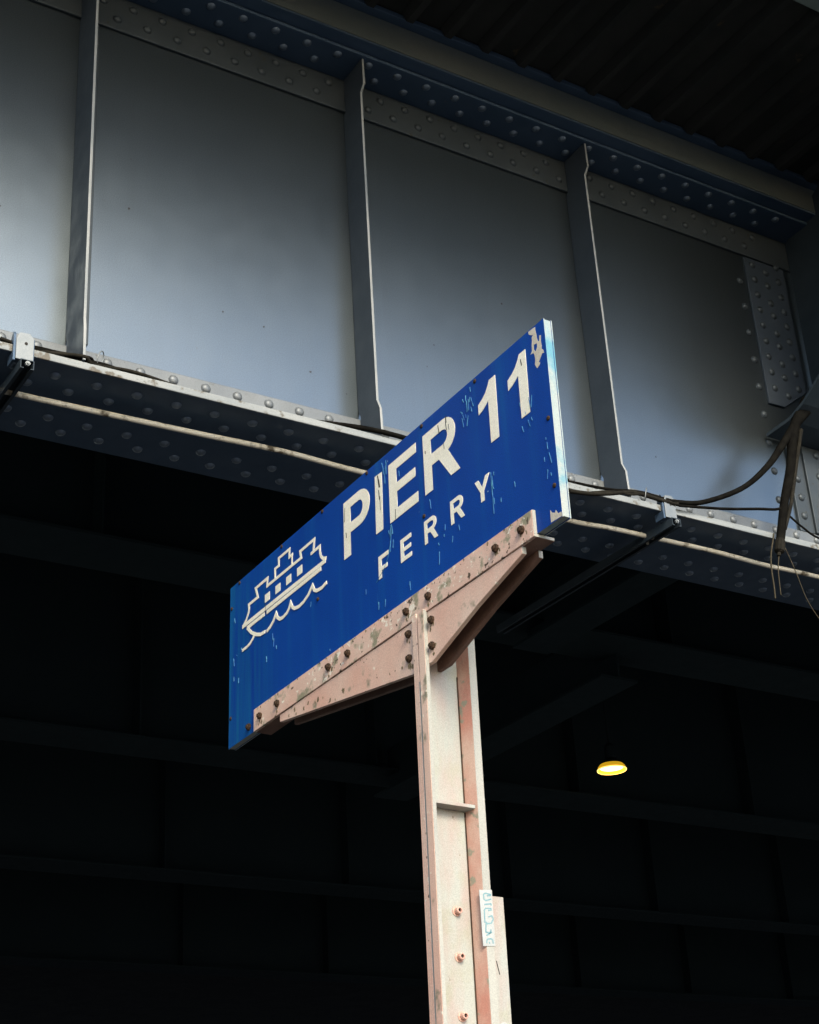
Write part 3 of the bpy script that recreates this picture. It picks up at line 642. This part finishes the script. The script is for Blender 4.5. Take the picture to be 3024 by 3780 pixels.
cable('cable', [(5.144, 5.36, 3.545), (5.44, 5.355, 3.588), (5.70, 5.35, 3.640), (5.83, 5.345, 3.664), (5.885, 5.34, 3.70)], 0.0075, 'cable', '', '', cc)
cable('cable', [(6.20, 5.33, 4.42), (6.06, 5.335, 4.20), (5.985, 5.34, 3.95), (5.885, 5.34, 3.707), (5.82, 5.335, 3.525), (5.79, 5.33, 3.45)], [0.03, 0.03, 0.027, 0.024, 0.024, 0.022], 'cable', '', '', cc)
cable('cable', [(6.10, 5.32, 4.20), (6.02, 5.325, 3.98), (5.925, 5.325, 3.72), (5.84, 5.325, 3.54)], [0.012, 0.012, 0.011, 0.010], 'old_cable', '', '', cc)
cable('cable', [(5.885, 5.345, 3.66), (6.014, 5.36, 3.603), (6.162, 5.37, 3.562), (6.6, 5.40, 3.55)], 0.006, 'cable', '', '', cc)
b = MB(); b.tube([W(p) for p in [(5.800, 5.33, 3.475), (5.793, 5.33, 3.455), (5.775, 5.33, 3.40), (5.772, 5.33, 3.392)]], [0.022, 0.027, 0.027, 0.016], 10); b.tube([W(p) for p in [(5.772, 5.33, 3.394), (5.765, 5.33, 3.372)]], 0.011, 8)
b.build('connector', 'old_cable', cc, smooth=False)
for tname, L, r_ in (('wire', [(5.76, 5.335, 3.50), (5.741, 5.33, 3.455), (5.71, 5.33, 3.37), (5.695, 5.33, 3.284), (5.692, 5.33, 3.19), (5.686, 5.33, 3.117)], 0.0042),
                     ('wire', [(5.80, 5.33, 3.47), (5.775, 5.33, 3.40), (5.745, 5.33, 3.30), (5.735, 5.33, 3.21), (5.731, 5.33, 3.144)], 0.0028),
                     ('wire', [(5.80, 5.33, 3.45), (5.825, 5.33, 3.42), (5.87, 5.33, 3.30), (5.923, 5.33, 3.138), (6.029, 5.33, 3.01), (6.2, 5.33, 2.9)], 0.0022)):
    cable(tname, L, r_, 'cord', '', '', cc)
for (cx, cy, cz, rx, rz, lb) in ((4.962, 5.393, 3.585, 0.020, 0.036, 'small wire loop tying the cables just left of the right clamp'), (2.062, 5.402, 3.585, 0.022, 0.036, 'small wire loop tying the cables beside the leftmost stiffener')):
    b = MB(); pts = []
    for k in range(20):
        a = 2 * math.pi * k / 20; pts.append(W((cx + rx * math.cos(a) * 0.75 + 0.010 * math.sin(a), cy + rx * math.cos(a) * 0.9, cz + rz * math.sin(a))))
    c0 = W((cx, cy, cz))
    tag(b.tube(pts, 0.0026, 6, closed=True).build('wire_loop', 'galv', off=c0, smooth=True), lb, 'wire', 'cable ties')
# beam clamps with their strut channels
def clamp(xc, lab, slab):
    o = empty('beam_clamp', W((xc, 5.38, 3.45))); tag(o, lab, 'clamp', 'beam clamps')
    f = lambda L: [(p[0], p[1] + H) for p in L]
    b = MB(); b.prism(f([(xc - 0.036, 3.468), (xc - 0.036, 3.56), (xc - 0.024, 3.592), (xc + 0.018, 3.596), (xc + 0.036, 3.575), (xc + 0.036, 3.468)]), 1, 5.368, 5.374)
    fp = b.build('face_plate', 'galv', o, bevel=0.001)
    b = MB(); b.tube([W((xc + 0.004, 5.3676, 3.545)), W((xc + 0.004, 5.366, 3.545))], 0.007, 8); b.build('slot', 'hole', fp)
    b = MB(); b.prism([(5.3735, 3.462 + H), (5.3735, 3.585 + H), (5.386, 3.60 + H), (5.41, 3.575 + H), (5.415, 3.55 + H), (5.387, 3.545 + H), (5.387, 3.505 + H), (5.44, 3.505 + H), (5.44, 3.462 + H)], 0, xc - 0.046, xc - 0.036)
    b.build('side_plate', 'flange', o, bevel=0.001)
    b = MB(); b.prism([(5.3735, 3.462 + H), (5.3735, 3.575 + H), (5.387, 3.575 + H), (5.387, 3.505 + H), (5.44, 3.505 + H), (5.44, 3.462 + H)], 0, xc + 0.0362, xc + 0.0402); b.build('side_plate', 'flange', o, bevel=0.001)
    st = empty('strut_channel', W((xc + 0.006, 5.36, 3.44))); tag(st, slab, 'strut', 'struts under the girder')
    y0, y1 = 5.345, 6.9
    b = MB(); wb(b, (xc - 0.022, y0, 3.416), (xc - 0.019, y1, 3.458)); wb(b, (xc + 0.031, y0, 3.416), (xc + 0.034, y1, 3.458)); wb(b, (xc - 0.0188, y0, 3.4545), (xc + 0.0308, y1, 3.4578)); wb(b, (xc - 0.0188, y0, 3.4162), (xc - 0.008, y1, 3.419)); wb(b, (xc + 0.020, y0, 3.4162), (xc + 0.0308, y1, 3.419))
    b.build('channel', 'bracket', st)
    b = MB(); b.tube([W((xc + 0.006, 5.338, 3.438)), W((xc + 0.006, 5.348, 3.438))], 0.011, 6); b.tube([W((xc + 0.006, 5.332, 3.438)), W((xc + 0.006, 5.337, 3.438))], 0.006, 8); b.build('bolt', 'galv', st)
clamp(5.092, 'pale steel beam clamp on the girder edge right of the sign', 'dark steel strut running back from the right clamp under the girder')
clamp(1.730, 'pale steel beam clamp on the girder edge at the far left', 'dark steel strut running back from the far left clamp')
ph = MB(); ph.tube([W((5.105, 5.628, 3.500)), W((5.115, 5.615, 3.468)), W((5.118, 5.60, 3.448)), W((5.122, 5.60, 3.42))], [0.010, 0.013, 0.012, 0.006], 8)
t_ = ph.build('pipe_hanger', 'conduit', off=W((5.11, 5.61, 3.47)), smooth=True); tag(t_, 'small corroded pipe hanger beside the right clamp', 'pipe hanger')

for o in bpy.data.objects:
    if '_off' in o: del o['_off']
